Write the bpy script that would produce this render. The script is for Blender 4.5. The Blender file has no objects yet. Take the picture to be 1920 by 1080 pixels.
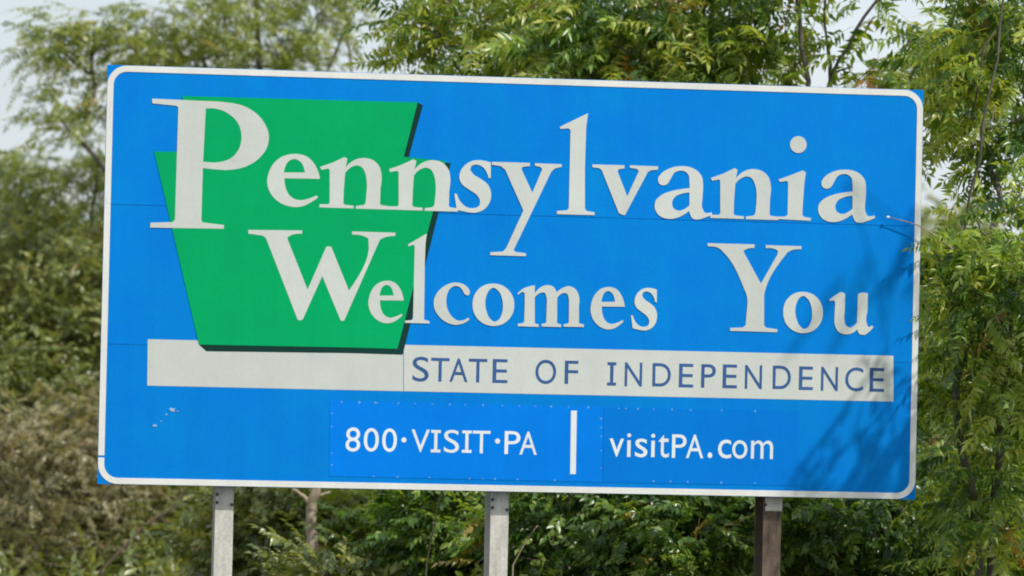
import bpy, bmesh, math, random
import numpy as np
from mathutils import Vector, Matrix

scene = bpy.context.scene
C = scene.collection
R = math.radians

# ------------------------------------------------------------------ camera
# survey of the sign: 4.88 x 2.46 m board, face in the plane y = 0, centre at (0, 0, SZ)
SW, SH, SZ = 4.88, 2.457, 2.13
GROUND = -1.2
HF = 14.0
F = 960 / math.tan(R(HF / 2))
def _rot(ax, ay, az):
    return (Matrix.Rotation(az, 3, 'Z') @ Matrix.Rotation(ay, 3, 'Y') @ Matrix.Rotation(ax, 3, 'X'))
RC = _rot(R(-1.19), R(-6.86), R(1.44))           # sign axes (right, down, away) -> camera axes
TC = Vector((0.022, -0.021, 24.72))
S2W = Matrix(((1, 0, 0), (0, 0, 1), (0, -1, 0)))   # sign axes -> world
cam_pos = S2W @ (-(RC.transposed() @ TC)) + Vector((0, 0, SZ))
ax_x = S2W @ (RC.transposed() @ Vector((1, 0, 0)))
ax_y = S2W @ (RC.transposed() @ Vector((0, -1, 0)))
ax_z = S2W @ (RC.transposed() @ Vector((0, 0, -1)))
M = Matrix((ax_x, ax_y, ax_z)).transposed().to_4x4()
M.translation = cam_pos
cd = bpy.data.cameras.new('camera')
cam = bpy.data.objects.new('camera', cd); C.objects.link(cam)
cam.matrix_world = M
cd.sensor_width = 36; cd.angle = R(HF)
cd.clip_start = 0.1; cd.clip_end = 5000
cd.dof.use_dof = True; cd.dof.focus_distance = 24.6; cd.dof.aperture_fstop = 2.1
scene.camera = cam
scene.cycles.filter_width = 1.9
scene.render.resolution_x = 1024; scene.render.resolution_y = 576

def at(px, py, Y):
    """point at depth plane y = Y seen at photo pixel (1920 x 1080)"""
    d = ax_x * ((px - 960) / F) - ax_y * ((py - 540) / F) - ax_z
    return cam_pos + d * ((Y - cam_pos.y) / d.y)

# ------------------------------------------------------------------ light
SUN_AZ, SUN_EL = 42.0, 50.0       # to the right of the sign's facing direction
sun_dir = Vector((math.sin(R(SUN_AZ)) * math.cos(R(SUN_EL)), -math.cos(R(SUN_AZ)) * math.cos(R(SUN_EL)), math.sin(R(SUN_EL))))
world = bpy.data.worlds.new('World'); scene.world = world
world.use_nodes = True
nt = world.node_tree
sky = nt.nodes.new('ShaderNodeTexSky'); sky.sky_type = 'NISHITA'; sky.sun_disc = False
sky.sun_elevation = R(SUN_EL); sky.sun_rotation = math.atan2(sun_dir.x, sun_dir.y)
sky.air_density = 1.0; sky.dust_density = 3.5; sky.ozone_density = 1.0; sky.altitude = 200
bg = nt.nodes['Background']; bg.inputs['Strength'].default_value = 0.13
# thin bright cloud veil over the whole sky, broken by softer blue openings
tcw = nt.nodes.new('ShaderNodeTexCoord')
nz = nt.nodes.new('ShaderNodeTexNoise'); nz.inputs['Scale'].default_value = 2.2; nz.inputs['Detail'].default_value = 7; nz.inputs['Roughness'].default_value = .55
nt.links.new(tcw.outputs['Generated'], nz.inputs['Vector'])
mr = nt.nodes.new('ShaderNodeMapRange'); mr.inputs['From Min'].default_value = .3; mr.inputs['From Max'].default_value = .6
mr.inputs['To Min'].default_value = .42; mr.inputs['To Max'].default_value = .95
nt.links.new(nz.outputs['Fac'], mr.inputs['Value'])
mxw = nt.nodes.new('ShaderNodeMix'); mxw.data_type = 'RGBA'
nt.links.new(mr.outputs[0], mxw.inputs[0]); nt.links.new(sky.outputs['Color'], mxw.inputs[6]); mxw.inputs[7].default_value = (7.7, 8.4, 8.9, 1)
nt.links.new(mxw.outputs[2], bg.inputs['Color'])
sl = bpy.data.lights.new('sun', 'SUN'); sl.energy = 4.6; sl.angle = R(1.1); sl.color = (1.0, 0.95, 0.86)
sun = bpy.data.objects.new('sun', sl); C.objects.link(sun)
sun.rotation_euler = sun_dir.to_track_quat('Z', 'Y').to_euler(); sun.location = (6, -8, 12)
scene.view_settings.view_transform = 'Standard'; scene.view_settings.look = 'None'
scene.view_settings.gamma = 1.0; scene.view_settings.exposure = -0.06
scene.view_settings.use_curve_mapping = False

# ------------------------------------------------------------------ helpers
def tag(o, label=None, cat=None, group=None, kind=None):
    if label: o['label'] = label
    if cat: o['category'] = cat
    if group: o['group'] = group
    if kind: o['kind'] = kind
    return o
def link(name, me, mat=None, parent=None):
    o = bpy.data.objects.new(name, me); C.objects.link(o)
    if mat is not None and me is not None and not me.materials: me.materials.append(mat)
    if parent is not None: o.parent = parent
    return o
def empty(name, loc):
    o = bpy.data.objects.new(name, None); C.objects.link(o); o.location = loc; o.empty_display_size = .2
    return o
def mesh(name, V, Fc, smooth=False):
    me = bpy.data.meshes.new(name); me.from_pydata([tuple(v) for v in V], [], Fc); me.update()
    if smooth: me.polygons.foreach_set('use_smooth', [True] * len(me.polygons))
    return me
def big_mesh(name, V, T, tint=None):
    V = np.ascontiguousarray(V, np.float32); T = np.ascontiguousarray(T, np.int32)
    me = bpy.data.meshes.new(name)
    me.vertices.add(len(V)); me.vertices.foreach_set('co', V.ravel())
    me.loops.add(T.size); me.loops.foreach_set('vertex_index', T.ravel())
    me.polygons.add(len(T)); me.polygons.foreach_set('loop_start', np.arange(0, T.size, 3, dtype=np.int32))
    me.update(calc_edges=True)
    if tint is not None:
        a = me.attributes.new('tint', 'FLOAT', 'POINT'); a.data.foreach_set('value', np.ascontiguousarray(tint, np.float32))
    me.validate()
    return me
def box_mesh(name, x0, x1, y0, y1, z0, z1, bev=0):
    bm = bmesh.new(); bmesh.ops.create_cube(bm, size=1)
    for v in bm.verts:
        v.co = Vector((x0 if v.co.x < 0 else x1, y0 if v.co.y < 0 else y1, z0 if v.co.z < 0 else z1))
    if bev: bmesh.ops.bevel(bm, geom=bm.edges[:], offset=bev, segments=1, affect='EDGES')
    me = bpy.data.meshes.new(name); bm.to_mesh(me); bm.free(); return me

def nodes(name):
    m = bpy.data.materials.new(name); m.use_nodes = True
    t = m.node_tree; return m, t, t.nodes['Principled BSDF']
def noise_col(t, a, b, scale, detail=6, lo=.35, hi=.65, vec=None, rough=.6):
    n = t.nodes.new('ShaderNodeTexNoise'); n.inputs['Scale'].default_value = scale
    n.inputs['Detail'].default_value = detail; n.inputs['Roughness'].default_value = rough
    if vec is None:
        tc = t.nodes.new('ShaderNodeTexCoord'); vec = tc.outputs['Object']
    t.links.new(vec, n.inputs['Vector'])
    r = t.nodes.new('ShaderNodeValToRGB')
    r.color_ramp.elements[0].position = lo; r.color_ramp.elements[0].color = (*a, 1)
    r.color_ramp.elements[1].position = hi; r.color_ramp.elements[1].color = (*b, 1)
    t.links.new(n.outputs['Fac'], r.inputs['Fac']); return r.outputs['Color']
def mixc(t, a, b, fac, mode='MIX'):
    m = t.nodes.new('ShaderNodeMix'); m.data_type = 'RGBA'; m.blend_type = mode
    for s, v in ((m.inputs[6], a), (m.inputs[7], b)):
        if hasattr(v, 'links'): t.links.new(v, s)
        else: s.default_value = (*v, 1)
    if hasattr(fac, 'links'): t.links.new(fac, m.inputs[0])
    else: m.inputs[0].default_value = fac
    return m.outputs[2]

def film(name, col, var=.06, rough=.6, streak=.05, spec=.06, hue=None):
    """weathered sign sheeting: soft mottling, fine grain and faint rain streaks"""
    m, t, p = nodes(name)
    tc = t.nodes.new('ShaderNodeTexCoord')
    lo = tuple(c * (1 - var) for c in col); hi = tuple(min(1, c * (1 + var)) for c in col)
    if hue: lo, hi = hue
    c = noise_col(t, lo, hi, 3.2, 7, .3, .7, tc.outputs['Object'], .7)
    f_ = noise_col(t, (1 - var,) * 3, (1, 1, 1), .7, 3, .35, .65, tc.outputs['Object'])
    c = mixc(t, c, f_, 1.0, 'MULTIPLY')
    mp = t.nodes.new('ShaderNodeMapping'); mp.inputs['Scale'].default_value = (4, 1, .35)
    t.links.new(tc.outputs['Object'], mp.inputs['Vector'])
    s = noise_col(t, (1 - streak,) * 3, (1, 1, 1), 2.0, 8, .3, .62, mp.outputs['Vector'])
    c = mixc(t, c, s, 1.0, 'MULTIPLY')
    g = noise_col(t, (1 - var,) * 3, (1, 1, 1), 55, 3, .3, .6, tc.outputs['Object'])
    c = mixc(t, c, g, 1.0, 'MULTIPLY')
    # sparse dirt specks and smears, and a slightly different age for each piece
    d_ = noise_col(t, (1, 1, 1), (.80, .78, .74), 11, 9, .60, .72, tc.outputs['Object'], .75)
    c = mixc(t, c, d_, .7, 'MULTIPLY')
    oi = t.nodes.new('ShaderNodeObjectInfo'); rg = t.nodes.new('ShaderNodeMapRange')
    rg.inputs['To Min'].default_value = .93; rg.inputs['To Max'].default_value = 1.03
    t.links.new(oi.outputs['Random'], rg.inputs['Value'])
    cb = t.nodes.new('ShaderNodeCombineColor')
    for k_ in range(3): t.links.new(rg.outputs[0], cb.inputs[k_])
    c = mixc(t, c, cb.outputs[0], 1.0, 'MULTIPLY')
    t.links.new(c, p.inputs['Base Color'])
    p.inputs['Roughness'].default_value = rough; p.inputs['Specular IOR Level'].default_value = spec
    return m
def leaf_mat(name, stops, trans=.4, rough=.33):
    m, t, p = nodes(name)
    a = t.nodes.new('ShaderNodeAttribute'); a.attribute_name = 'tint'
    r = t.nodes.new('ShaderNodeValToRGB'); el = r.color_ramp.elements
    for i, (pos, col) in enumerate(stops):
        e = el[i] if i < 2 else el.new(pos)
        e.position = pos; e.color = (*col, 1)
    t.links.new(a.outputs['Fac'], r.inputs['Fac'])
    t.links.new(r.outputs['Color'], p.inputs['Base Color'])
    p.inputs['Roughness'].default_value = rough; p.inputs['Specular IOR Level'].default_value = .7
    tr = t.nodes.new('ShaderNodeBsdfTranslucent')
    tcol = mixc(t, r.outputs['Color'], (1.7, 1.5, .5), 1.0, 'MULTIPLY')
    t.links.new(tcol, tr.inputs['Color'])
    mx = t.nodes.new('ShaderNodeMixShader'); mx.inputs[0].default_value = trans
    t.links.new(p.outputs[0], mx.inputs[1]); t.links.new(tr.outputs[0], mx.inputs[2])
    t.links.new(mx.outputs[0], t.nodes['Material Output'].inputs['Surface'])
    return m

MAT = {}
MAT['blue'] = film('blue_sheeting', (.0, .205, .68), .08, .6, .07, hue=((.0, .185, .69), (.0, .225, .655)))
MAT['patch'] = film('bright_blue_sheeting', (.0, .205, .80))
MAT['patch2'] = film('deep_blue_sheeting', (.0, .180, .66))
MAT['green'] = film('green_sheeting', (.0, .345, .115))
MAT['dark'] = film('dark_green_sheeting', (.008, .045, .04), .15)
MAT['white'] = film('aged_white_sheeting', (.55, .585, .565), .05, .5, .05)
MAT['border'] = film('white_border_sheeting', (.68, .69, .675), .06, .5, .08)
MAT['bright'] = film('white_letter_sheeting', (.68, .73, .76), .04, .5, .04)
MAT['navy'] = film('navy_lettering', (.045, .115, .30), .12)
MAT['chip'] = film('pale_scuff', (.34, .50, .74), .2)
MAT['rivet'] = film('painted_rivet', (.12, .34, .78), .1)
def metal(name, a, b, rough=.6, scale=7):
    m, t, p = nodes(name)
    tc = t.nodes.new('ShaderNodeTexCoord')
    mp = t.nodes.new('ShaderNodeMapping'); mp.inputs['Scale'].default_value = (3, 3, .6)
    t.links.new(tc.outputs['Object'], mp.inputs['Vector'])
    c = noise_col(t, a, b, scale, 8, .3, .7, mp.outputs['Vector'])
    g = noise_col(t, (.78,) * 3, (1,) * 3, 60, 4, .3, .6, tc.outputs['Object'])
    t.links.new(mixc(t, c, g, 1.0, 'MULTIPLY'), p.inputs['Base Color'])
    p.inputs['Roughness'].default_value = rough; p.inputs['Metallic'].default_value = .0
    return m
MAT['galv'] = metal('weathered_galvanised_steel', (.42, .41, .38), (.62, .60, .56))
MAT['brown_steel'] = metal('dark_brown_steel', (.07, .045, .032), (.17, .12, .09), .8, 10)  # brown tone, much darker than the other posts
MAT['alu'] = metal('aluminium_rail', (.35, .36, .37), (.5, .51, .52), .45)
MAT['bolt'] = metal('dark_bolt', (.03, .028, .025), (.07, .06, .055))
def bark(name, a, b):
    m, t, p = nodes(name)
    tc = t.nodes.new('ShaderNodeTexCoord')
    mp = t.nodes.new('ShaderNodeMapping'); mp.inputs['Scale'].default_value = (6, 6, 1.2)
    t.links.new(tc.outputs['Object'], mp.inputs['Vector'])
    t.links.new(noise_col(t, a, b, 5, 8, .3, .7, mp.outputs['Vector']), p.inputs['Base Color'])
    p.inputs['Roughness'].default_value = .9
    return m
MAT['bark'] = bark('grey_brown_bark', (.05, .042, .034), (.15, .13, .105))
MAT['pale_bark'] = bark('bleached_dead_wood', (.16, .125, .085), (.40, .33, .24))
MAT['brown_bark'] = bark('brown_twig_bark', (.06, .042, .03), (.14, .10, .07))
MAT['ail'] = leaf_mat('ailanthus_leaf', [(0, (.042, .11, .016)), (.45, (.175, .285, .036)), (.8, (.37, .46, .085)), (1, (.36, .20, .05))], .46)
MAT['ail_dark'] = leaf_mat('deep_green_ailanthus_leaf', [(0, (.045, .115, .02)), (.45, (.165, .28, .04)), (.8, (.37, .46, .09)), (1, (.40, .20, .05))], .44)
MAT['locust'] = leaf_mat('olive_locust_leaf', [(0, (.09, .145, .03)), (.5, (.20, .265, .05)), (.85, (.32, .36, .085)), (1, (.36, .28, .08))], .45)
MAT['olive'] = leaf_mat('olive_shrub_leaf', [(0, (.075, .11, .032)), (.5, (.17, .215, .06)), (.85, (.30, .33, .11)), (1, (.33, .25, .12))], .38)
MAT['dry'] = leaf_mat('drying_brush_leaf', [(0, (.10, .11, .05)), (.5, (.24, .225, .12)), (.85, (.37, .33, .20)), (1, (.40, .29, .19))], .35)
MAT['shrub'] = leaf_mat('green_shrub_leaf', [(0, (.03, .08, .014)), (.5, (.11, .215, .036)), (.85, (.28, .38, .08)), (1, (.33, .27, .07))], .42)
MAT['lime'] = leaf_mat('yellow_green_shrub_leaf', [(0, (.07, .13, .018)), (.5, (.18, .27, .04)), (.85, (.31, .38, .07)), (1, (.42, .33, .08))], .44)

# ------------------------------------------------------------------ ground
def gh(x, y):
    def ss(a, b, v):
        k = min(1, max(0, (v - a) / (b - a))); return k * k * (3 - 2 * k)
    h = -1.2 * ss(-15, -5, y)
    h += 3.2 * ss(2, 32, y) + 2.0 * ss(30, 90, y)
    h += .12 * math.sin(x * .7 + 1.3) * math.sin(y * .5) * ss(-20, -8, y)
    return h
gx = sorted(set([-1500, -700, -300, -150, -80, -50, -35] + [i * 1.0 for i in range(-26, 31)] + [36, 50, 80, 150, 300, 700, 1500]))
gy = sorted(set([-1500, -700, -300, -150, -80, -50, -35] + [i * 1.0 for i in range(-28, 44)] + [50, 60, 75, 90, 150, 300, 700, 1500]))
V = [(x, y, gh(x, y)) for y in gy for x in gx]; nx = len(gx)
Fc = [(j * nx + i, j * nx + i + 1, (j + 1) * nx + i + 1, (j + 1) * nx + i) for j in range(len(gy) - 1) for i in range(nx - 1)]
m, t, p = nodes('grassy_soil')
t.links.new(noise_col(t, (.045, .05, .02), (.10, .10, .045), .8, 10), p.inputs['Base Color']); p.inputs['Roughness'].default_value = .95
tag(link('ground', mesh('ground', V, Fc, True), m), kind='structure')

# ------------------------------------------------------------------ sign
def pw(px, py):
    """photo pixel -> (x, z) in metres on the sign face, measured from the sign centre"""
    v = at(px, py, 0); return (v.x, v.z - SZ)
sign = empty('welcome_sign', (0, 0, GROUND))
tag(sign, 'large blue state welcome sign with green keystone, white lettering and three steel posts', 'road sign')
ZC = SZ - GROUND          # sign centre above the sign's own origin

def flat_solid(name, loops, y, th, mat, parent, bevel=0):
    """closed outlines (x, z from the sign centre) filled with holes and given thickness th, front face at -y"""
    cu = bpy.data.curves.new(name, 'CURVE'); cu.dimensions = '2D'; cu.fill_mode = 'BOTH'; cu.extrude = th / 2
    for lp in loops:
        s = cu.splines.new('POLY'); s.points.add(len(lp) - 1); s.use_cyclic_u = True
        for q, (a, b) in zip(s.points, lp): q.co = (a, b, 0, 1)
    o = bpy.data.objects.new(name, cu); C.objects.link(o)
    dg = bpy.context.evaluated_depsgraph_get(); dg.update()
    me = bpy.data.meshes.new_from_object(o.evaluated_get(dg)); me.name = name
    bpy.data.objects.remove(o); bpy.data.curves.remove(cu)
    for v in me.vertices:
        x, z, d = v.co; v.co = (x, -y + th / 2 - d, z + ZC)
    me.flip_normals() if False else None
    me.materials.clear(); me.update()
    return link(name, me, mat, parent)

# three horizontal boards with a fine gap between them
ph = SH / 3
for k in range(3):
    z0 = ZC - SH / 2 + k * ph + (.0016 if k else 0); z1 = ZC - SH / 2 + (k + 1) * ph - (.0016 if k < 2 else 0)
    link('panel', box_mesh('panel', -SW / 2, SW / 2, 0, .022, z0, z1), MAT['blue'], sign)

for k in (1, 2):
    link('joint_strip', box_mesh('joint_strip', -SW / 2, SW / 2, .003, .0215, ZC - SH / 2 + k * ph - .0014, ZC - SH / 2 + k * ph + .0014), MAT['blue'], sign)
def rrect(w, h, r, n=10):
    out = []
    for cx, cz, a0 in ((w / 2 - r, h / 2 - r, 0), (-w / 2 + r, h / 2 - r, 90), (-w / 2 + r, -h / 2 + r, 180), (w / 2 - r, -h / 2 + r, 270)):
        for i in range(n + 1):
            a = R(a0 + 90 * i / n); out.append((cx + r * math.cos(a), cz + r * math.sin(a)))
    return out
BW = .036
o_out = rrect(SW - .004, SH - .004, .115); o_in = rrect(SW - .004 - 2 * BW, SH - .004 - 2 * BW, .115 - BW)
# border strip with the break near its lower left corner (left side runs from index 21 to 22)
zb0 = -SH / 2 + .155; zb1 = zb0 + .012
xo = -(SW - .004) / 2; xi = xo + BW
ring = [(xi, zb1)] + o_in[21::-1] + o_in[:32:-1] + []        # inner edge
n = len(o_out)
outer_path = [o_out[i % n] for i in range(22, 22 + n)]        # starts just below the left side's upper corner ... goes anticlockwise
outer_loop = [(xo, zb0)] + outer_path + [(xo, zb1)]
inner_path = [o_in[i % n] for i in range(22, 22 + n)]
inner_loop = [(xi, zb0)] + inner_path + [(xi, zb1)]
flat_solid('border', [outer_loop + inner_loop[::-1]], .003, .0025, MAT['border'], sign)

# green keystone with its dark drop shade, white banner, blue patches
key = [(342, 180), (783, 192), (757, 294), (836, 302), (745, 654), (660, 651.5), (373, 646), (289, 284), (364, 285)]
dk = [(783, 192), (793, 197), (766, 296), (845, 306), (843, 316), (755, 665), (660, 662), (387, 658.5), (373, 646), (660, 640), (735, 640), (820, 320), (750, 310)]
flat_solid('keystone', [[pw(*q) for q in key]], .0028, .0025, MAT['green'], sign)
flat_solid('keystone_shade', [[pw(*q) for q in dk]], .0020, .0017, MAT['dark'], sign)
flat_solid('banner', [[pw(*q) for q in [(277, 636), (756, 646.5), (756, 733.5), (276, 723)]]], .0010, .0008, MAT['white'], sign)
flat_solid('banner', [[pw(*q) for q in [(757.2, 646.5), (1675, 667), (1675, 753), (757.2, 733.5)]]], .0012, .0010, MAT['white'], sign)
flat_solid('overlay_patch', [[pw(*q) for q in [(619, 752), (1131, 763), (1129, 904), (617, 893)]]], .0018, .0015, MAT['patch'], sign)
flat_solid('overlay_patch', [[pw(*q) for q in [(1132, 763.5), (1500, 771), (1497, 911), (1130, 904)]]], .0016, .0013, MAT['patch2'], sign)
flat_solid('divider_bar', [[pw(*q) for q in [(1070.5, 770), (1081.5, 770), (1079.5, 889), (1068.8, 889)]]], .0034, .003, MAT['bright'], sign)

# ---- serif lettering traced as outlines: plain = corner, * = smooth point
def parse(s):
    out = []
    for w in s.split():
        sm = w.endswith('*'); x, y = w.rstrip('*').split(','); out.append((float(x), float(y), sm))
    return out
def curve(pts, n=7):
    m = len(pts); P = [np.array(p[:2]) for p in pts]; out = []
    def tan(i):
        a, b, c = P[i - 1], P[i], P[(i + 1) % m]
        d1 = np.linalg.norm(b - a) + 1e-9; d2 = np.linalg.norm(c - b) + 1e-9
        return ((b - a) / d1 * d2 + (c - b) / d2 * d1) / (d1 + d2)
    for i in range(m):
        j = (i + 1) % m; p0, p1 = P[i], P[j]; s0, s1 = pts[i][2], pts[j][2]
        L = np.linalg.norm(p1 - p0)
        if not s0 and not s1: out.append(p0); continue
        m0 = tan(i) * L if s0 else None; m1 = tan(j) * L if s1 else None
        if m0 is None: m0 = 1.5 * (p1 - p0) - .5 * m1
        if m1 is None: m1 = 1.5 * (p1 - p0) - .5 * m0
        for k in range(n):
            u = k / n
            out.append((2*u**3-3*u*u+1)*p0 + (u**3-2*u*u+u)*m0 + (-2*u**3+3*u*u)*p1 + (u**3-u*u)*m1)
    return out
GL = {
 'P': ((260, 170, 4), ['100,60 500,78 640,86* 800,120* 920,210* 975,330* 960,430* 900,510* 800,570* 680,594* 580,591* 481,580 470,970 478,988 640,1008 638,1036 85,1027 88,990 255,986 272,968 297,125 282,114 102,95',
                      '503,135 560,133* 660,165* 745,245* 771,340* 750,440* 690,508* 610,535* 483,533']),
 'e': ((490, 260, 6), ['656,453 258,446 270,540* 310,630* 370,678* 440,692* 530,675* 620,640 638,662 560,715* 470,758* 380,770* 280,752* 170,692* 95,600* 65,490* 80,390* 130,290* 220,210* 330,175* 420,174* 520,207* 600,290* 640,375* 658,438',
                      '252,380 265,325* 300,260* 370,229* 440,262* 475,320* 488,381']),
 'n': ((490, 260, 6), ['660,318 800,270 935,207 968,226 948,322 1000,270* 1080,228* 1160,218* 1260,245* 1325,310* 1350,400* 1340,560 1335,735 1350,748 1436,760 1436,798 1062,787 1064,757 1150,748 1172,722 1184,600 1185,480* 1165,380* 1130,322* 1080,302* 1010,322* 942,385 928,560 922,728 940,744 1040,755 1038,785 652,773 655,738 752,738 768,720 768,350 752,337 673,350']),
 's': ((720, 280, 6), ['1175,322 1150,250* 1100,192* 1040,172* 985,187* 970,225* 1000,275* 1090,335* 1170,400* 1204,490* 1190,590* 1130,672* 1030,712* 930,705* 870,692* 818,682 790,500 818,502 860,590* 930,650* 1010,662* 1070,635* 1080,580* 1050,522* 960,455* 880,395* 848,330* 860,250* 920,170* 1000,128* 1080,123* 1200,148 1200,322']),
 'y': ((880, 216, 4), ['168,350 455,358 453,382 400,388 390,404 472,582 546,406 532,388 492,380 490,360 692,368 692,388 640,400 612,428 332,1010 345,1025 425,1036 423,1058 155,1050 157,1028 252,1022 274,1000 405,716 268,408 235,382 168,372']),
 'l': ((880, 216, 4), ['890,-15 876,90 866,400 866,700 880,719 938,728 938,750 655,742 657,718 728,714 745,700 758,112 742,99 682,103 677,88']),
 'v': ((1100, 270, 6), ['62,230 425,240 422,275 360,284 347,310 456,592 586,306 562,280 485,268 483,240 803,252 800,290 722,296 686,318 430,800 405,799 360,775 168,294 140,272 65,262']),
 'a': ((1100, 270, 6), ['1060,250* 1150,258* 1240,300* 1295,370* 1308,460* 1302,600* 1300,720* 1330,772* 1404,768 1412,795 1330,828* 1240,850* 1190,838* 1165,795* 1150,755 1080,802* 1000,835* 900,840* 810,800* 765,715* 775,640* 840,575* 940,533* 1050,510* 1156,496 1155,420* 1145,350* 1110,312* 1050,300* 985,325* 945,390* 905,450* 860,466* 815,445* 802,395* 840,332* 920,280* 990,257*',
                       '1155,545 1155,690 1100,732* 1030,750* 975,722* 960,660* 990,598* 1060,562*']),
 'i': ((1325, 250, 6), ['807,520 925,478 1080,418 1115,440 1098,560 1080,800 1075,918 1095,941 1170,953 1168,984 770,963 770,938 885,936 908,915 915,550 897,536 822,548']),
 'W': ((460, 428, 6), ['32,18 640,25 638,62 520,76* 470,106 482,142 700,692 908,213 930,204* 968,212 1165,702 1386,150* 1380,112 1330,88* 1200,70 1200,35 1688,50 1686,86 1570,102* 1514,128 1488,185 1112,1036 1090,1044 1070,1034 865,538 645,1025 615,1038 588,1028 232,112 195,86* 120,73* 35,60']),
 'L': ((680, 435, 6), ['722,17 707,120 697,400 690,985 752,1003 750,1030 475,1022 478,996 550,992 566,975 585,160 570,142 518,160 509,140']),
 'c': ((680, 435, 6), ['1050,568* 1130,587* 1190,637* 1205,680* 1185,712* 1150,702* 1120,652* 1085,617* 1040,608* 985,635* 950,700* 940,780* 955,870* 1000,948* 1070,995* 1130,993* 1186,964 1201,985 1150,1020* 1060,1045* 960,1025* 870,962* 808,865* 800,770* 840,680* 930,602*']),
 'o': ((680, 435, 6), ['1470,580* 1590,612* 1675,700* 1705,820* 1672,945* 1585,1030* 1475,1058* 1350,1025* 1265,940* 1235,815* 1265,692* 1350,608*',
                      '1470,628* 1530,668* 1567,750* 1577,835* 1562,930* 1525,992* 1482,1008* 1430,972* 1392,890* 1378,800* 1395,708* 1430,648*']),
 'm': ((940, 470, 6), ['180,482 250,425* 310,402* 376,391 374,482 430,420* 520,388* 585,408* 622,468 680,425* 760,400* 830,430* 872,510* 872,620 872,812 886,822 928,830 926,860 698,855 700,828 742,822 758,806 760,600 756,530* 735,482* 695,478* 628,528 625,812 640,822 672,830 670,860 450,853 452,824 488,820 504,804 510,600 506,520* 485,474* 445,474* 375,522 375,812 388,822 420,830 418,858 183,850 185,822 238,816 256,800 262,600 262,478 245,466* 190,497']),
 'Y': ((1325, 450, 6), ['8,35 540,50 535,90 450,101* 414,122 424,152 610,492 794,165 797,122* 762,101* 665,92 660,58 1065,70 1062,105 960,114* 910,138 662,548* 645,620 645,960 668,986 795,1005 792,1038 262,1022 265,988 408,984 438,955 450,800 446,612* 424,560 190,140* 142,96* 10,72']),
 'u': ((1325, 450, 6), ['1378,672 1450,620* 1520,588* 1556,605 1552,800 1548,900* 1565,960* 1610,985* 1655,965* 1690,930 1695,780 1700,612 1730,596* 1812,600 1808,800 1802,945* 1820,978* 1862,962 1873,982 1830,1030* 1760,1068* 1715,1055* 1694,1005 1640,1045* 1560,1062* 1480,1030* 1440,950* 1438,850* 1446,720 1430,682* 1390,690']),
}
def outline(ch):
    (ox, oy, s), paths = GL[ch]
    return [[(ox + q[0] / s, oy + q[1] / s) for q in curve(parse(p))] for p in paths]
def placed(ch, frm=None, to=None, scale=(1, 1)):
    """outline in sign metres, moved so that photo point frm lands on photo point to"""
    lo = [[pw(*q) for q in l] for l in outline(ch)]
    if frm is None: return lo
    f, g = pw(*frm), pw(*to)
    return [[(g[0] + (x - f[0]) * scale[0], g[1] + (z - f[1]) * scale[1]) for x, z in l] for l in lo]
def circle(px, py, r, n=28):
    c = pw(px, py); k = abs(pw(px + r, py)[0] - c[0])
    return [(c[0] + k * math.cos(2 * math.pi * i / n), c[1] + k * math.sin(2 * math.pi * i / n)) for i in range(n)]
def z6(ox, oy, x, y, s=6): return (ox + x / s, oy + y / s)
eb = z6(490, 260, 361.5, 471)
sb = z6(720, 280, 997.5, 417)
letters = [placed('P'), placed('e'), placed('n'),
  placed('n', z6(490, 260, 662, 318), z6(490, 260, 1438, 343)), placed('s'), placed('y'), placed('l'), placed('v'), placed('a'),
  placed('n', z6(490, 260, 662, 318), z6(1325, 250, 47, 502)),
  placed('i') + [circle(*z6(1325, 250, 1030, 127), 15.6)],
  placed('a', z6(1100, 270, 1060, 250), z6(1325, 250, 1545, 409)),
  placed('W'), placed('e', eb, z6(460, 428, 1582, 830), (.672, .80)), placed('L'), placed('c'), placed('o'), placed('m'),
  placed('e', eb, z6(940, 470, 1195, 648), (.66, .805)), placed('s', sb, z6(940, 470, 1604, 658), (.715, .815)),
  placed('Y'), placed('o', z6(680, 435, 1470, 819), z6(1325, 450, 1083, 816), (.97, .985)), placed('u')]
for k, lp in enumerate(letters):
    flat_solid('letter', lp, .0037 + (k % 2) * .0003, .0034, MAT['white'], sign)

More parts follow.
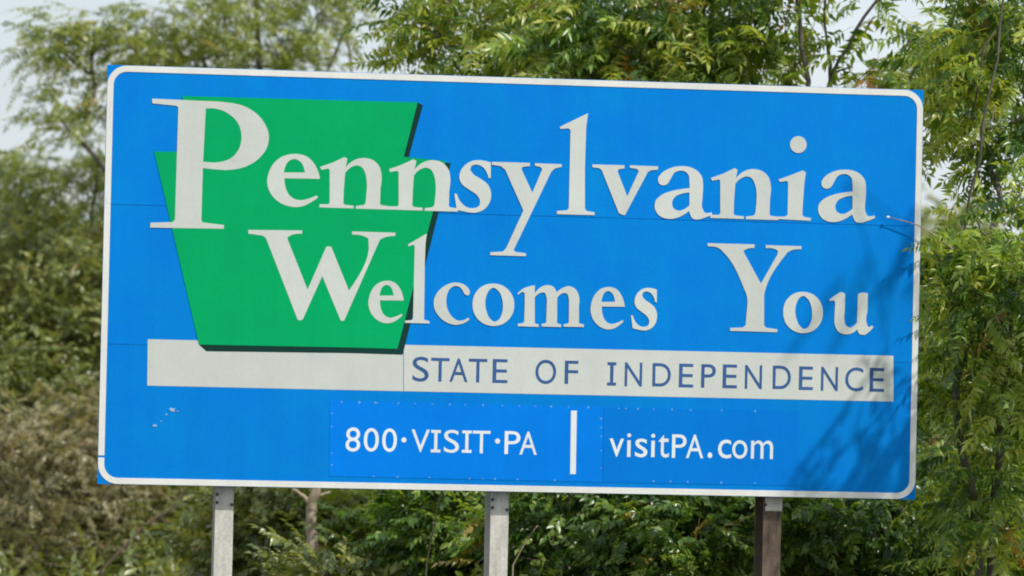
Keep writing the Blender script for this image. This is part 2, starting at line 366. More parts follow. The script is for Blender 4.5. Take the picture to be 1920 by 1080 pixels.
# ---- plain sans lettering: built-in face for the round letters, each fitted to its surveyed box
def font_mesh(ch):
    cu = bpy.data.curves.new('t', 'FONT'); cu.body = ch; cu.resolution_u = 5; cu.extrude = 0.0
    o = bpy.data.objects.new('t', cu); C.objects.link(o)
    dg = bpy.context.evaluated_depsgraph_get(); dg.update()
    me = bpy.data.meshes.new_from_object(o.evaluated_get(dg))
    bpy.data.objects.remove(o); bpy.data.curves.remove(cu); me.materials.clear()
    return me
def sans(ch, x0, y0, x1, y1, yy, mat):
    cx, cz = pw((x0 + x1) / 2, (y0 + y1) / 2)
    w = pw(x1, y1)[0] - pw(x0, y1)[0]; h = pw(x0, y0)[1] - pw(x0, y1)[1]
    if ch == '.*':          # raised dot
        return flat_solid('letter', [circle((x0 + x1) / 2, (y0 + y1) / 2, (x1 - x0) / 2)], yy, .002, mat, sign)
    if ch == 'I':           # I with bars top and bottom
        s = h * .13
        lp = [(-w/2, h/2), (w/2, h/2), (w/2, h/2 - s), (s*.55, h/2 - s), (s*.55, -h/2 + s), (w/2, -h/2 + s), (w/2, -h/2), (-w/2, -h/2), (-w/2, -h/2 + s), (-s*.55, -h/2 + s), (-s*.55, h/2 - s), (-w/2, h/2 - s)]
        return flat_solid('letter', [[(cx + a, cz + b) for a, b in lp]], yy, .002, mat, sign)
    me = font_mesh(ch)
    co = np.array([v.co for v in me.vertices]); lo = co.min(0); hi = co.max(0)
    for v in me.vertices:
        u = (v.co.x - lo[0]) / (hi[0] - lo[0]) - .5; q = (v.co.y - lo[1]) / (hi[1] - lo[1]) - .5
        v.co = (cx + u * w, -yy, cz + q * h + ZC)
    me.update(); me.name = 'letter'
    # thickness
    bm = bmesh.new(); bm.from_mesh(me)
    r = bmesh.ops.extrude_face_region(bm, geom=bm.faces[:])
    for v in [g for g in r['geom'] if isinstance(g, bmesh.types.BMVert)]: v.co.y += .0007
    bmesh.ops.recalc_face_normals(bm, faces=bm.faces[:]); bm.to_mesh(me); bm.free()
    return link('letter', me, mat, sign)
def row(ox, oy, s, items, yy, mat):
    for ch, x0, x1, y0, y1 in items:
        sans(ch, ox + x0 / s, oy + y0 / s, ox + x1 / s, oy + y1 / s, yy, mat)
row(760, 650, 6, [('S', 80, 265, 113, 392), ('T', 288, 495, 126, 392), ('A', 498, 702, 132, 396), ('T', 712, 920, 136, 402), ('E', 982, 1150, 140, 408), ('O', 1463, 1697, 146, 420), ('F', 1793, 1944, 158, 418)], .0021, MAT['navy'])
row(1060, 640, 6, [('I', 472, 572, 234, 497), ('N', 668, 864, 238, 506), ('D', 980, 1187, 246, 508), ('E', 1278, 1440, 252, 518), ('P', 1528, 1692, 257, 522), ('E', 1770, 1932, 260, 527)], .0021, MAT['navy'])
row(1360, 640, 6, [('N', 220, 412, 268, 536), ('D', 533, 737, 274, 537), ('E', 828, 986, 283, 547), ('N', 1076, 1266, 288, 557), ('C', 1348, 1552, 292, 562), ('E', 1623, 1787, 299, 567)], .0021, MAT['navy'])
row(640, 750, 4, [('8', 32, 142, 205, 387), ('0', 168, 281, 210, 387), ('0', 306, 417, 213, 389), ('.*', 450, 488, 280, 318), ('V', 525, 662, 222, 393), ('I', 672, 744, 225, 393), ('S', 769, 884, 224, 396), ('I', 905, 977, 229, 396), ('T', 984, 1117, 231, 399), ('.*', 1152, 1190, 289, 327), ('P', 1224, 1342, 234, 406), ('A', 1336, 1467, 237, 410)], .0026, MAT['bright'])
row(1130, 760, 6, [('v', 76, 237, 374, 577), ('i', 272, 318, 315, 580), ('s', 364, 503, 374, 584), ('i', 543, 589, 320, 583), ('t', 626, 747, 330, 588), ('P', 779, 942, 328, 592), ('A', 938, 1133, 330, 594), ('.', 1180, 1232, 530, 593), ('c', 1297, 1446, 386, 597), ('o', 1457, 1627, 393, 600), ('m', 1668, 1916, 396, 602)], .0026, MAT['bright'])

# ---- rivets along the patches, scuffs on the lower left
rs = random.Random(5)
def rivet(px, py, r):
    flat_solid('rivet', [circle(px, py, r, 10)], .0030, .0027, MAT['rivet'], sign)
for px in (640, 672, 702, 710, 744, 776, 811, 843, 875, 907, 940, 972, 1003, 1036, 1068, 1100): rivet(px + rs.uniform(-3, 3), 753.5 + (px - 619) * .0215, rs.uniform(1.2, 2.2))
for px in (700, 745, 805, 880, 905, 928, 970, 1040): rivet(px, 891.5 + (px - 617) * .0215, rs.uniform(1.2, 2.0))
for py in (775, 800, 850, 872): rivet(622, py, 1.6)
for py in (785, 802, 818, 845, 878): rivet(1127, py, rs.uniform(1.3, 2.2))
for px in (1160, 1173, 1196, 1225, 1260, 1295, 1353, 1416): rivet(px, 765.5 + (px - 1132) * .0205, rs.uniform(1.3, 2.2))
for px in (1225, 1257, 1289, 1352, 1415): rivet(px, 900.5 + (px - 1130) * .019, rs.uniform(1.5, 2.4))
def scuff(px, py, w, h, seed):
    q = random.Random(seed); c = []
    for i in range(11):
        a = 2 * math.pi * i / 11; k = q.uniform(.45, 1.0); c.append(pw(px + w * k * math.cos(a), py + h * k * math.sin(a)))
    flat_solid('scuff', [c], .003, .001, MAT['chip'], sign)
scuff(323, 768, 7, 5.5, 1); scuff(290, 798, 4.5, 3.5, 2); scuff(312, 777, 3, 1.6, 3); scuff(302, 790, 2, 1.2, 4); scuff(333, 771, 3, 1.2, 6)

# ---- rails and posts
for z in (-.95, -.33, .33, .95):
    link('rail', box_mesh('rail', -SW / 2 + .1, SW / 2 - .1, .0235, .086, ZC + z - .03, ZC + z + .03, .003), MAT['alu'], sign)
def ibeam(name, x, y0, w, d, tf, tw, z0, z1):
    prof = [(-w/2, 0), (w/2, 0), (w/2, tf), (tw/2, tf), (tw/2, d - tf), (w/2, d - tf), (w/2, d), (-w/2, d), (-w/2, d - tf), (-tw/2, d - tf), (-tw/2, tf), (-w/2, tf)]
    n = len(prof); V = []; zs = np.linspace(z0, z1, 5)
    for z in zs: V += [(x + a, y0 + b, z) for a, b in prof]
    Fc = [(k * n + i, k * n + (i + 1) % n, (k + 1) * n + (i + 1) % n, (k + 1) * n + i) for k in range(len(zs) - 1) for i in range(n)]
    Fc += [tuple(range(n))[::-1], tuple(range((len(zs) - 1) * n, len(zs) * n))]
    return mesh(name, V, Fc)
for k, px in enumerate((419.5, 936, 1447.5)):
    x = at(px, 1000, .088).x
    b = link('post', ibeam('post', x, .088, .108, .29, .012, .009, -.6, ZC + SH / 2 - .1), MAT['brown_steel'] if k == 2 else MAT['galv'], sign)
    if k == 2: b['label'] = 'dark brown post'
    if k == 2: link('grey_plate', box_mesh('grey_plate', x - .046, x + .058, .079, .0868, ZC - SH / 2 - .088, ZC - SH / 2 + .05, .003), MAT['galv'], b)  # added grey plate, matches the grey band below the board
    for sx, dz in ((-.044, -.05), (-.044, -.098), (.044, -.11)):
        bm = bmesh.new(); bmesh.ops.create_cone(bm, cap_ends=True, segments=6, radius1=.011, radius2=.010, depth=.012, matrix=Matrix.Translation((x + sx, .083, ZC - SH / 2 + dz)) @ Matrix.Rotation(R(90), 4, 'X'))
        me = bpy.data.meshes.new('bolt'); bm.to_mesh(me); bm.free(); link('bolt', me, MAT['bolt'], b)

# ------------------------------------------------------------------ vegetation
def frond_template(seed, npair, length, ll, lw, droop, start=.22, fold=.25, sweep=58, opp=True):
    """compound leaf along +X: rachis strip and folded leaflets; returns verts, tris, tint"""
    q = np.random.RandomState(seed); V = []; T = []; tint = []
    def pos(u):
        return np.array([length * u * (1 - .12 * droop * u), 0.04 * math.sin(u * 3 + seed) * length, length * (.10 * u - droop * u * u)])
    def leaf(o, d, up, L, W):
        d = d / np.linalg.norm(d); s = np.cross(up, d); s /= np.linalg.norm(s); nrm = np.cross(d, s)
        b = len(V); k = .36 + q.uniform(-.05, .05); bend = -q.uniform(.02, .22) * L
        V.extend([o, o + d * L * k + s * W / 2 + nrm * fold * W, o + d * L * k - s * W / 2 + nrm * fold * W, o + d * L * .5, o + d * L + nrm * bend])
        T.extend([(b, b + 1, b + 3), (b, b + 3, b + 2), (b + 1, b + 4, b + 3), (b + 3, b + 4, b + 2)])
        tint.extend([q.uniform(-.36, .36)] * 5)
    us = np.linspace(0, 1, 5); w = .004
    b = len(V)
    for u in us:
        p = pos(u); V.extend([p + [0, w, 0], p - [0, w, 0]]); tint.extend([.25] * 2)
    for i in range(4): T.extend([(b + 2*i, b + 2*i + 1, b + 2*i + 3), (b + 2*i, b + 2*i + 3, b + 2*i + 2)])
    for k in range(npair):
        u = start + (1 - start) * (k + .5) / npair
        env = (.62 + .38 * math.sin(min(1, (k + 1.2) / npair * 1.15) * math.pi)) * q.uniform(.85, 1.1)
        for sd in (-1, 1):
            if q.rand() < .06: continue
            uu = u if opp else u + sd * .25 * (1 - start) / npair
            a = R(sweep + q.uniform(-10, 10) - 18 * (k / npair))
            d = np.array([math.cos(a), sd * math.sin(a), q.uniform(-.95, .0)])
            up = np.array([q.uniform(-.6, .6), q.uniform(-.6, .6), 1.0])
            leaf(pos(min(uu, 1)), d, up, ll * env, lw * env)
    leaf(pos(1.0), pos(1.0) - pos(.9), np.array([0, 0, 1.0]), ll * .85, lw * .85)
    return np.array(V), np.array(T, np.int64), np.array(tint)
TEMPL = {
 'ail': [frond_template(s, 9 + s % 3, 1.0, .245, .082, .22 + .06 * (s % 3), sweep=74) for s in range(6)],
 'locust': [frond_template(20 + s, 8, 1.0, .20, .088, .18 + .05 * (s % 3), .15, .15, 68) for s in range(5)],
 'spray': [frond_template(40 + s, 6, 1.0, .30, .15, .15 + .08 * (s % 3), .05, .2, 50, False) for s in range(5)],
 'weed': [frond_template(60 + s, 9, 1.0, .22, .07, .05 + .08 * (s % 3), .05, .2, 40, False) for s in range(4)],
}
def euler_mats(yaw, pitch, roll):
    cy, sy, cp, sp, cr, sr = np.cos(yaw), np.sin(yaw), np.cos(pitch), np.sin(pitch), np.cos(roll), np.sin(roll)
    n = len(yaw); Z = np.zeros((n, 3, 3)); Y = np.zeros((n, 3, 3)); X = np.zeros((n, 3, 3))
    Z[:, 0, 0] = cy; Z[:, 0, 1] = -sy; Z[:, 1, 0] = sy; Z[:, 1, 1] = cy; Z[:, 2, 2] = 1
    Y[:, 0, 0] = cp; Y[:, 0, 2] = -sp; Y[:, 2, 0] = sp; Y[:, 2, 2] = cp; Y[:, 1, 1] = 1
    X[:, 0, 0] = 1; X[:, 1, 1] = cr; X[:, 1, 2] = -sr; X[:, 2, 1] = sr; X[:, 2, 2] = cr
    return Z @ Y @ X
def batch(kind, Pos, Rm, S, tint0):
    """instances of leaf templates baked to one vertex / triangle soup"""
    VV, TT, KK = [], [], []; off = 0; tm = TEMPL[kind]; idx = np.arange(len(Pos)) % len(tm)
    for k, (v, t, c) in enumerate(tm):
        sel = np.where(idx == k)[0]
        if not len(sel): continue
        W = np.einsum('nij,vj->nvi', Rm[sel], v) * S[sel][:, None, None] + Pos[sel][:, None, :]
        n = len(sel); VV.append(W.reshape(-1, 3)); KK.append(np.where(tint0[sel][:, None] > .99, 1.0, np.clip(c[None, :] + tint0[sel][:, None], 0, .84)).ravel())
        TT.append((t[None] + (np.arange(n) * len(v))[:, None, None]).reshape(-1, 3) + off); off += n * len(v)
    return np.concatenate(VV), np.concatenate(TT), np.concatenate(KK)
def tube(pts, rad, sides=5):
    P = [np.array(p, float) for p in pts]; V = []; n = len(P)
    for i in range(n):
        d = P[min(i + 1, n - 1)] - P[max(i - 1, 0)]; d /= np.linalg.norm(d) + 1e-9
        a = np.cross(d, [0, 1, .13]); a /= np.linalg.norm(a) + 1e-9; b = np.cross(d, a)
        for k in range(sides):
            th = 2 * math.pi * k / sides; V.append(P[i] + rad[i] * (math.cos(th) * a + math.sin(th) * b))
    T = []
    for i in range(n - 1):
        for k in range(sides):
            q0, q1, q2, q3 = i*sides+k, i*sides+(k+1) % sides, (i+1)*sides+(k+1) % sides, (i+1)*sides+k
            T += [(q0, q1, q2), (q0, q2, q3)]
    c = len(V); V.append(P[-1]); T += [((n-1)*sides+k, (n-1)*sides+(k+1) % sides, c) for k in range(sides)]
    return V, T
def allowed(p):
    """keep foliage from growing through or over the front of the board"""
    return not (-.12 > -9 and abs(p[0]) < SW / 2 + .06 and -3.0 < p[1] < .5 and SZ - SH / 2 - .1 < p[2] < SZ + SH / 2 + .1)

def plant(name, label, cat, base, stems, blobs, kind, mat, seed, size=(.4, .6), per=(5, 8), tint=(.45, .2), bmat='bark',
          twig=.004, group=None, pitch=(-1.0, .35), singles=0, part='crown', stem_part='trunk', spread=.1, trunk_r=.05, outward=.6, warm=.012, limb_parts=True):
    q = np.random.RandomState(seed)
    base = np.array(base, float)
    # rosette centres
    ros = []
    for (c, r, n) in blobs:
        c = np.array(c); r = np.array(r); k = 0; tries = 0
        while k < n and tries < n * 40:
            tries += 1
            d = q.normal(size=3); d /= np.linalg.norm(d); p = c + d * r * q.uniform(.15, 1) ** .45
            if p[2] < gh(p[0], p[1]) + .1 or not allowed(p): continue
            ros.append(p); k += 1
    ros = np.array(ros)
    # skeleton: stems, then each rosette joins the nearest wood lying nearer to the root
    N, par, chains = [], [], []
    for st in stems:
        st = [np.array(s, float) for s in st]; prev = -1
        for i in range(len(st) - 1):
            for u in np.linspace(0, 1, 5)[(0 if i == 0 else 1):]:
                p = st[i] * (1 - u) + st[i + 1] * u + q.normal(size=3) * .012
                N.append(p); par.append(prev); prev = len(N) - 1
    nstem = len(N)
    order = np.argsort(((ros - np.array(N).mean(0)) ** 2).sum(1))
    for i in order:
        p = ros[i]; A = np.array(N); dv = p - A; dist = np.linalg.norm(dv, axis=1)
        cost = dist + np.maximum(0, -dv[:, 2]) * 1.8 + np.maximum(0, .2 - dv[:, 2]) * .3
        j = int(np.argmin(cost)); a = A[j]; L = dist[j]; prev = j
        steps = max(2, int(L / .22))
        for k in range(1, steps + 1):
            u = k / steps; w = a * (1 - u) + p * u
            w = w + np.array([0, 0, -.10 * L * math.sin(u * math.pi)]) + q.normal(size=3) * .018 * (k < steps)
            N.append(w); par.append(prev); prev = len(N) - 1
    n = len(N); cnt = np.zeros(n); ch = [[] for _ in range(n)]
    for i in range(n):
        if par[i] >= 0: ch[par[i]].append(i)
    for i in range(n - 1, -1, -1):
        cnt[i] += 1 if not ch[i] else 0
        if par[i] >= 0: cnt[par[i]] += cnt[i]
    rad = np.minimum(twig * np.sqrt(cnt + .3) * 1.15, trunk_r)
    SV, ST = [], []; limbs = {}; owner = {}
    done = np.zeros(n, bool)
    for i in range(n):
        if done[i]: continue
        chain = [i] if par[i] < 0 else [par[i], i]; r = [rad[i] * 1.0] * len(chain); done[i] = True; cur = i
        while ch[cur]:
            nxt = [c for c in ch[cur] if not done[c]]
            if not nxt: break
            c = max(nxt, key=lambda z: cnt[z]); done[c] = True; chain.append(c); r.append(rad[c]); cur = c
        v, t = tube([N[k] for k in chain], r, 6 if r[0] > .015 else 4)
        if i < nstem or not limb_parts: V_, T_ = SV, ST
        else:
            own = owner.get(par[i], i)
            for k in chain[1:]: owner[k] = own
            V_, T_ = limbs.setdefault(own, ([], []))
        o = len(V_); V_ += v; T_ += [(a + o, b + o, c2 + o) for a, b, c2 in t]
    root = empty(name, base); tag(root, label, cat, group)
    link(stem_part, big_mesh(stem_part, np.array(SV) - base, ST), MAT[bmat], root)
    for bv, bt in limbs.values(): link('branch', big_mesh('branch', np.array(bv) - base, bt), MAT[bmat], root)
    # leaves in rosettes
    Pn, yaw, pit, rol, S, tn = [], [], [], [], [], []
    cen = ros.mean(0)
    for p in ros:
        k = q.randint(per[0], per[1] + 1); a0 = q.uniform(0, 6.28); bt = q.normal(tint[0], tint[1])
        oa = math.atan2(p[1] - cen[1], p[0] - cen[0])
        for m_ in range(k):
            y_ = a0 + 6.283 * m_ / k + q.uniform(-.3, .3)
            if q.rand() < outward: y_ = oa + q.normal() * .7
            Pn.append(p + q.normal(size=3) * spread); yaw.append(y_); pit.append(q.uniform(*pitch)); rol.append(q.normal() * .7)
            S.append(q.uniform(*size)); tn.append(1.0 if q.rand() < warm else min(.93, bt + q.normal() * .12))
    Pn = np.array(Pn); Rm = euler_mats(np.array(yaw), np.array(pit), np.array(rol)); S = np.array(S); tn = np.array(tn)
    tips = Pn + Rm[:, :, 0] * S[:, None]; mids = Pn + Rm[:, :, 0] * S[:, None] * .5
    ok = np.array([allowed(a) and allowed(b) and allowed(c) for a, b, c in zip(tips, mids, Pn)])
    Pn, Rm, S, tn = Pn[ok], Rm[ok], S[ok], tn[ok]
    if singles:      # the leaves nearest the viewer, each an object of its own
        near = np.argsort(Pn[:, 1])[:singles]
        protos = [big_mesh('leaf', v, t, np.clip(c + .5, 0, 1)) for v, t, c in TEMPL[kind]]
        for i in near:
            o = link('leaf', protos[i % len(protos)], MAT[mat], root)
            mm = Matrix([list(r_) for r_ in Rm[i] * S[i]]).to_4x4(); mm.translation = Vector(Pn[i] - base)
            o.matrix_local = mm
        keep = np.ones(len(Pn), bool); keep[near] = False
        Pn, Rm, S, tn = Pn[keep], Rm[keep], S[keep], tn[keep]
    v, t, c = batch(kind, Pn - base, Rm, S, tn)
    link(part, big_mesh(part, v, t, c), MAT[mat], root)
    return root
def foot(px, Y):
    p = at(px, 1000, Y); return (p.x, p.y, gh(p.x, p.y) - .05)
def A(px, py, Y): return tuple(at(px, py, Y))
def blob(px, py, Y, rx, ry, rz, n): return (A(px, py, Y), (rx, ry, rz), n)

# tree standing just right of the board, partly in front of it
f = foot(1850, .6)
plant('ailanthus_tree', 'leafy tree with long feathered leaves close beside the right edge of the sign', 'tree', f,
      [[f, A(1835, 1000, .6), A(1800, 800, .5), A(1790, 560, .5), A(1830, 300, .3), A(1880, 40, .2), A(1900, -250, .2)],
       [f, A(1860, 960, .7), A(1880, 760, .4), A(1900, 560, 0), A(1930, 430, -.5), A(1960, 330, -.8), A(2010, 20, -1.0), A(2030, -300, -1.2)]],
      [blob(1870, 160, .9, .38, .5, .6, 32), blob(1850, 490, .2, .34, .5, .30, 21), blob(1850, 690, .5, .36, .5, .34, 20), blob(1870, 920, .7, .36, .5, .36, 16),
       blob(1975, 400, -.9, .34, .4, .30, 5), blob(1960, -150, .9, .6, .6, .5, 16), blob(2170, -360, -1.3, .2, .25, .3, 1), blob(2140, 430, -.5, .36, .35, .6, 26)],  # front blobs out of view, added to shade the board and lower crown
      'ail', 'ail', 11, (.28, .47), (7, 10), (.36, .25), singles=70)
tree = C.objects['ailanthus_tree']; tb = np.array(tree.location)
tw = [np.array(A(*q_)) for q_ in ((1790, 470, -.05), (1752, 440, -.05), (1718, 421, -.045), (1690, 413, -.04), (1665, 407, -.035))]
v, t_ = tube([p_ - tb for p_ in tw], [.005, .0045, .0035, .003, .0025], 5); link('twig', big_mesh('twig', np.array(v), t_), MAT['pale_bark'], tree)
bm = bmesh.new(); bmesh.ops.create_icosphere(bm, subdivisions=1, radius=.008, matrix=Matrix.Translation(Vector(tw[-1] - tb)) @ Matrix.Scale(1.5, 4, (1, 0, 0)))
me = bpy.data.meshes.new('seed_bud'); bm.to_mesh(me); bm.free(); link('seed_bud', me, MAT['bright'], tree)
for (px_, py_, Y_, yw, pt, sc) in ((1790, 455, -.06, 3.2, -.1, .30), (1780, 590, -.06, 3.1, -.1, .22)):
    v, t_, c_ = TEMPL['ail'][0]; o = link('leaf', big_mesh('leaf', v, t_, np.clip(c_ + .35, 0, 1)), MAT['ail'], tree)
    o.location = Vector(np.array(A(px_, py_, Y_)) - tb); o.rotation_euler = (1.1, -pt, yw); o.scale = (sc,) * 3
# trees behind the board
f = foot(1540, 3)
plant('ailanthus_tree', 'open branched tree above the right half of the sign, sky between its dark stems', 'tree', f,
      [[f, A(1545, 600, 3), A(1515, 180, 3), A(1500, 60, 3), A(1490, -200, 3)], [f, A(1570, 500, 3.2), A(1550, 160, 3.2), A(1600, 60, 3.1), A(1680, -60, 3)], [f, A(1560, 400, 3.3), A(1560, 200, 3.3), A(1545, 40, 3.4), A(1575, -120, 3.3)]],
      [blob(1730, 120, 2.8, .34, .5, .45, 22), blob(1560, -125, 3, .8, .6, .26, 15), blob(1440, 40, 3.4, .16, .4, .3, 5), blob(1640, 140, 3, .2, .4, .12, 3), blob(1660, 10, 3, .2, .3, .12, 2), blob(1780, 540, 2.2, .32, .5, .5, 8), blob(1540, 120, 3.3, .35, .4, .25, 2)],
      'ail', 'ail', 12, (.34, .54), (5, 8), (.45, .25), 'bark', .0052, warm=.02)
f = foot(1240, 3.6)
plant('ailanthus_tree', 'dense dark green tree rising behind the upper middle of the sign', 'tree', f,
      [[f, A(1235, 500, 3.6), A(1225, 100, 3.6), A(1210, -200, 3.6)], [f, A(1280, 500, 3.7), A(1310, 100, 3.8), A(1330, -150, 3.8)]],
      [blob(1260, 60, 3.6, .62, .6, .5, 60), blob(1090, 60, 3.7, .4, .5, .4, 16), blob(1250, -120, 3.6, .8, .6, .35, 18)],
      'ail', 'ail_dark', 13, (.33, .52), (6, 9), (.42, .28), warm=.02)
f = foot(900, 4.6)
plant('ailanthus_tree', 'thin tree with feathered fronds above the middle of the sign beside the sky gap', 'tree', f,
      [[f, A(905, 500, 4.6), A(910, 120, 4.6), A(900, -200, 4.6)], [f, A(860, 500, 4.7), A(800, 60, 4.8), A(760, -120, 4.8)]],
      [blob(990, 20, 4.6, .45, .6, .34, 20), blob(880, 90, 4.6, .3, .4, .2, 7), blob(800, 40, 4.7, .2, .3, .22, 4), blob(860, -70, 4.6, .8, .6, .26, 16), blob(1010, 110, 4.4, .3, .4, .18, 7)],
      'ail', 'ail', 14, (.34, .5), (5, 8), (.55, .2), warm=.012)
# olive tree further back on the left
f = foot(470, 13)
plant('locust_tree', 'wide olive tree behind the top left of the sign, ragged edge against the sky', 'tree', f,
      [[f, A(480, 600, 13), A(490, 200, 13), A(470, -120, 13)], [f, A(420, 500, 13), A(330, 200, 12.7), A(230, 60, 12.6)], [f, A(400, 620, 12.8), A(260, 380, 12.5), A(140, 260, 12.4)], [f, A(540, 500, 13), A(610, 150, 13), A(690, -60, 13)], [f, A(600, 420, 13.2), A(660, 150, 13.2), A(640, -100, 13.2)]],
      [blob(420, 60, 13, 1.05, .8, .42, 66), blob(200, 90, 12.6, .6, .5, .26, 26), blob(150, 190, 12.5, .35, .4, .18, 12), blob(600, -20, 13, .35, .6, .28, 12), blob(660, 30, 13, .3, .3, .12, 3), blob(400, -160, 13, 1.6, .8, .5, 42), blob(100, 70, 12.5, .2, .3, .1, 6), blob(330, 180, 13, .5, .5, .4, 14)],
      'locust', 'locust', 15, (.22, .36), (8, 12), (.5, .2), 'bark', .0048, spread=.12)
f = foot(150, 15)
plant('locust_tree', 'drooping olive tree left of the sign below the pale sky', 'tree', f,
      [[f, A(160, 700, 15), A(170, 450, 15), A(190, 260, 15)], [f, A(110, 700, 15), A(60, 450, 15), A(30, 320, 15)]],
      [blob(60, 320, 15, .5, .5, .2, 18), blob(175, 330, 15, .25, .4, .36, 15), blob(110, 440, 15.5, .75, .7, .28, 60), blob(300, 500, 15, .8, .9, .5, 30)],
      'locust', 'locust', 16, (.24, .38), (8, 12), (.42, .2), 'bark', .0048, spread=.12)

# shrubs on the bank; (px, py, Y, rx, ry, rz, rosettes, leaf kind, material, label)
SHRUBS = [
 (60, 540, 13.5, .9, .7, .6, 110, 'spray', 'olive', 'olive shrub on the far left, level with the middle of the sign'),
 (200, 640, 13, .8, .7, .7, 110, 'spray', 'olive', 'dull green shrub tucked behind the left edge of the sign'),
 (20, 740, 12.5, .7, .7, .45, 80, 'spray', 'olive', 'dull green bush at the left border above the brown brush'),
 (60, 930, 11, .8, .9, .75, 120, 'locust', 'dry', 'brownish drying brush in the bottom left corner'),
 (180, 860, 11.8, .7, .9, .75, 100, 'locust', 'dry', 'tan green brush beneath the lower left corner of the sign'),
 (290, 1010, 12, .9, .9, .55, 110, 'spray', 'olive', 'olive shrub left of the first post'),
 (510, 1010, 6.5, .6, .5, .4, 110, 'spray', 'olive', 'mottled olive shrub between the first post and the bleached snag'),
 (720, 1020, 6.3, .6, .5, .4, 110, 'spray', 'lime', 'yellow green shrub between the bleached snag and the middle post'),
 (610, 1100, 3.4, .3, .3, .14, 30, 'spray', 'olive', 'low olive shrub in front of the bleached snag'),
 (860, 960, 3.6, .5, .45, .5, 90, 'spray', 'shrub', 'green shrub directly left of the middle post'),
 (1080, 990, 2.4, .6, .5, .45, 80, 'spray', 'shrub', 'deep green shrub directly right of the middle post'),
 (1270, 1020, 2.0, .5, .45, .36, 70, 'spray', 'shrub', 'glossy leaved shrub midway between the middle and brown posts'),
 (1400, 950, 2.6, .5, .4, .4, 60, 'spray', 'shrub', 'shaded dark shrub behind the brown post'),
 (1560, 1010, 2.0, .5, .45, .42, 70, 'spray', 'shrub', 'leafy shrub directly right of the brown post'),
 (1730, 960, 2.4, .45, .5, .5, 90, 'spray', 'shrub', 'dark shrub under the lower right corner of the sign'),
 (1880, 960, 6, .6, .7, .5, 80, 'spray', 'lime', 'pale yellow green shrub in the bottom right corner'),
 (1830, 700, 6, .7, .8, .9, 90, 'spray', 'shrub', 'tall shaded bush behind the stems at the right edge'),
]
for k, (px, py, Y, rx, ry, rz, n, kind, mat, lab) in enumerate(SHRUBS):
    if Y > 10: n = int(n * 1.7)
    f = foot(px, Y); c = A(px, py, Y)
    zt = c[2]
    q = random.Random(k)
    st = [[f, ((f[0] + c[0]) / 2 + q.uniform(-.2, .2), Y + q.uniform(-.2, .2), (f[2] + zt) / 2), (c[0] + q.uniform(-.4, .4) * rx, Y + q.uniform(-.4, .4) * ry, zt + rz * .4)] for _ in range(3)]
    zl = max(.3, (zt - f[2]) / 2)
    bl = [(c, (rx, ry, rz), n)]
    if zt - rz > f[2] + .3: bl.append(((c[0], Y, (zt + f[2]) / 2), (rx * .9, ry * .8, zl), n // 2))
    plant('shrub', lab, 'shrub', f, st, bl, kind, mat, 100 + k, (.15, .27) if Y > 10 else (.20, .34), (6, 9), (.42 if Y > 5 else .30, .28), 'brown_bark', .003,
          group='shrubs on the bank behind the sign', part='foliage', stem_part='stem', limb_parts=False, trunk_r=.03, warm=.015, pitch=(-.7, .8))

# low growth on the bank: one uncountable mass
q = np.random.RandomState(77); Pn = []
while len(Pn) < 9000:
    y = q.uniform(2.5, 34); c = at(960, 800, y); w = 4.6 * (y + 24.5) / 24.5
    x = c.x + q.uniform(-w, w); Pn.append((x, y, gh(x, y) + q.uniform(-.05, .35)))
Pn = np.array(Pn); n = len(Pn)
v, t_, c = batch('weed', Pn, euler_mats(q.uniform(0, 6.28, n), q.uniform(.1, 1.3, n), q.normal(0, .4, n)), q.uniform(.35, .8, n), np.clip(q.normal(.45, .22, n), 0, .95))
tag(link('undergrowth', big_mesh('undergrowth', v, t_, c), MAT['olive']), 'tangled low weeds covering the bank behind the sign', 'undergrowth', kind='stuff')

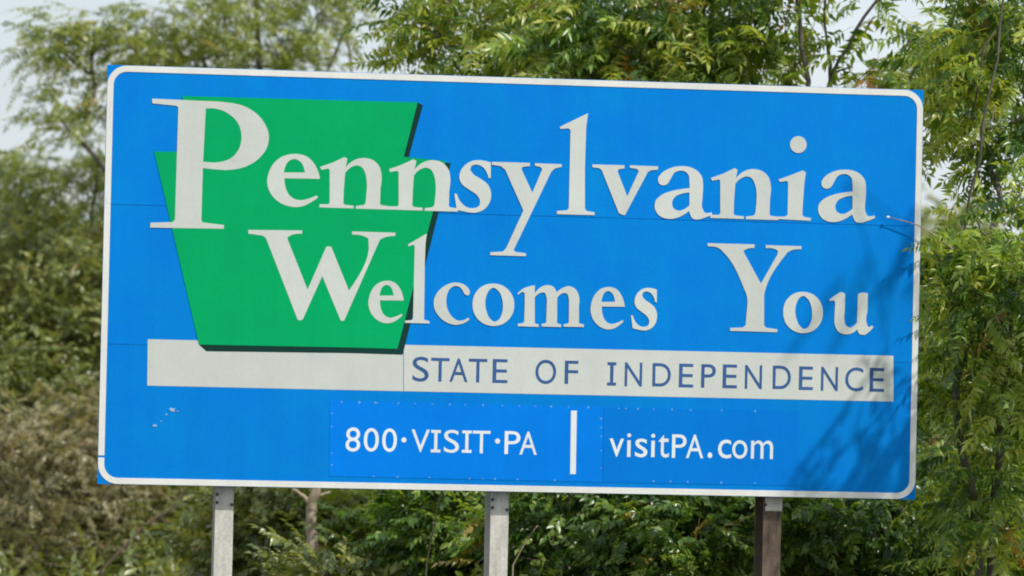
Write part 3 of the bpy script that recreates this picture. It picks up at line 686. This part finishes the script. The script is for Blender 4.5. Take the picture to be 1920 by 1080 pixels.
# far wood closing the view
q = np.random.RandomState(78); n = 9000
yy = q.uniform(34, 44, n); xx = np.array([at(960, 500, y).x for y in yy]) + q.uniform(-9, 10, n)
top = 3.9 + .5 * np.sin(xx * .9) + .35 * np.sin(xx * 2.3 + 1)
zz = np.array([gh(a, b) for a, b in zip(xx, yy)]); zz = zz + (np.maximum(top - zz, .5)) * q.uniform(0, 1, n) ** .7
v, t_, c = batch('spray', np.c_[xx, yy, zz], euler_mats(q.uniform(0, 6.28, n), q.uniform(-.2, .9, n), q.normal(0, .4, n)), q.uniform(.4, .8, n), np.clip(q.normal(.45, .22, n), 0, .95))
tag(link('far_thicket', big_mesh('far_thicket', v, t_, c), MAT['olive']), 'distant olive thicket closing the view behind the bank', 'thicket', kind='stuff')

# bleached snag and dry stalks
def wood(name, label, cat, base, polys, mat):
    root = empty(name, base); tag(root, label, cat); b = np.array(base)
    for k, (nm, pts, r0, r1) in enumerate(polys):
        q = np.random.RandomState(k + 3); P = []
        for i in range(len(pts) - 1):
            for u in np.linspace(0, 1, 4)[(0 if i == 0 else 1):]: P.append(np.array(pts[i]) * (1 - u) + np.array(pts[i + 1]) * u + q.normal(size=3) * r0 * .18)
        v, t = tube([p - b for p in P], list(np.linspace(r0, r1, len(P))), 7)
        link(nm, big_mesh(nm, np.array(v), t), MAT[mat], root)
    return root
f = foot(588, 4.2)
wood('dead_snag', 'bleached broken trunk with a side stub under the left half of the sign', 'dead tree', f,
     [('trunk', [f, A(586, 1030, 4.2), A(582, 960, 4.2), A(592, 925, 4.2), A(600, 860, 4.2)], .048, .03), ('branch', [A(585, 950, 4.2), A(570, 930, 4.2), A(548, 918, 4.2)], .022, .012), ('branch', [A(590, 935, 4.2), A(620, 922, 4.2)], .018, .008)], 'pale_bark')
f = foot(220, 9)
wood('fallen_branch', 'thin dark bare branch slanting behind the lower left of the sign', 'branch', f,
     [('stem', [f, A(190, 1070, 9), A(270, 985, 9), A(320, 955, 9), A(350, 915, 9), A(380, 860, 9)], .014, .006), ('twig', [A(300, 968, 9), A(330, 1000, 9)], .006, .003)], 'brown_bark')
f = foot(960, 2)
wood('dry_stalk', 'pale dry stalk leaning right beside the middle post', 'weed stalk', f,
     [('stem', [f, A(962, 1060, 2), A(980, 1025, 2), A(1008, 985, 2)], .006, .004)], 'pale_bark')
f = foot(800, 1.5)
wood('dry_stalk', 'pale dry stalk reaching up to the lower border left of the middle post', 'weed stalk', f,
     [('stem', [f, A(800, 1060, 1.5), A(818, 960, 1), A(829, 918, .4)], .006, .004)], 'pale_bark')
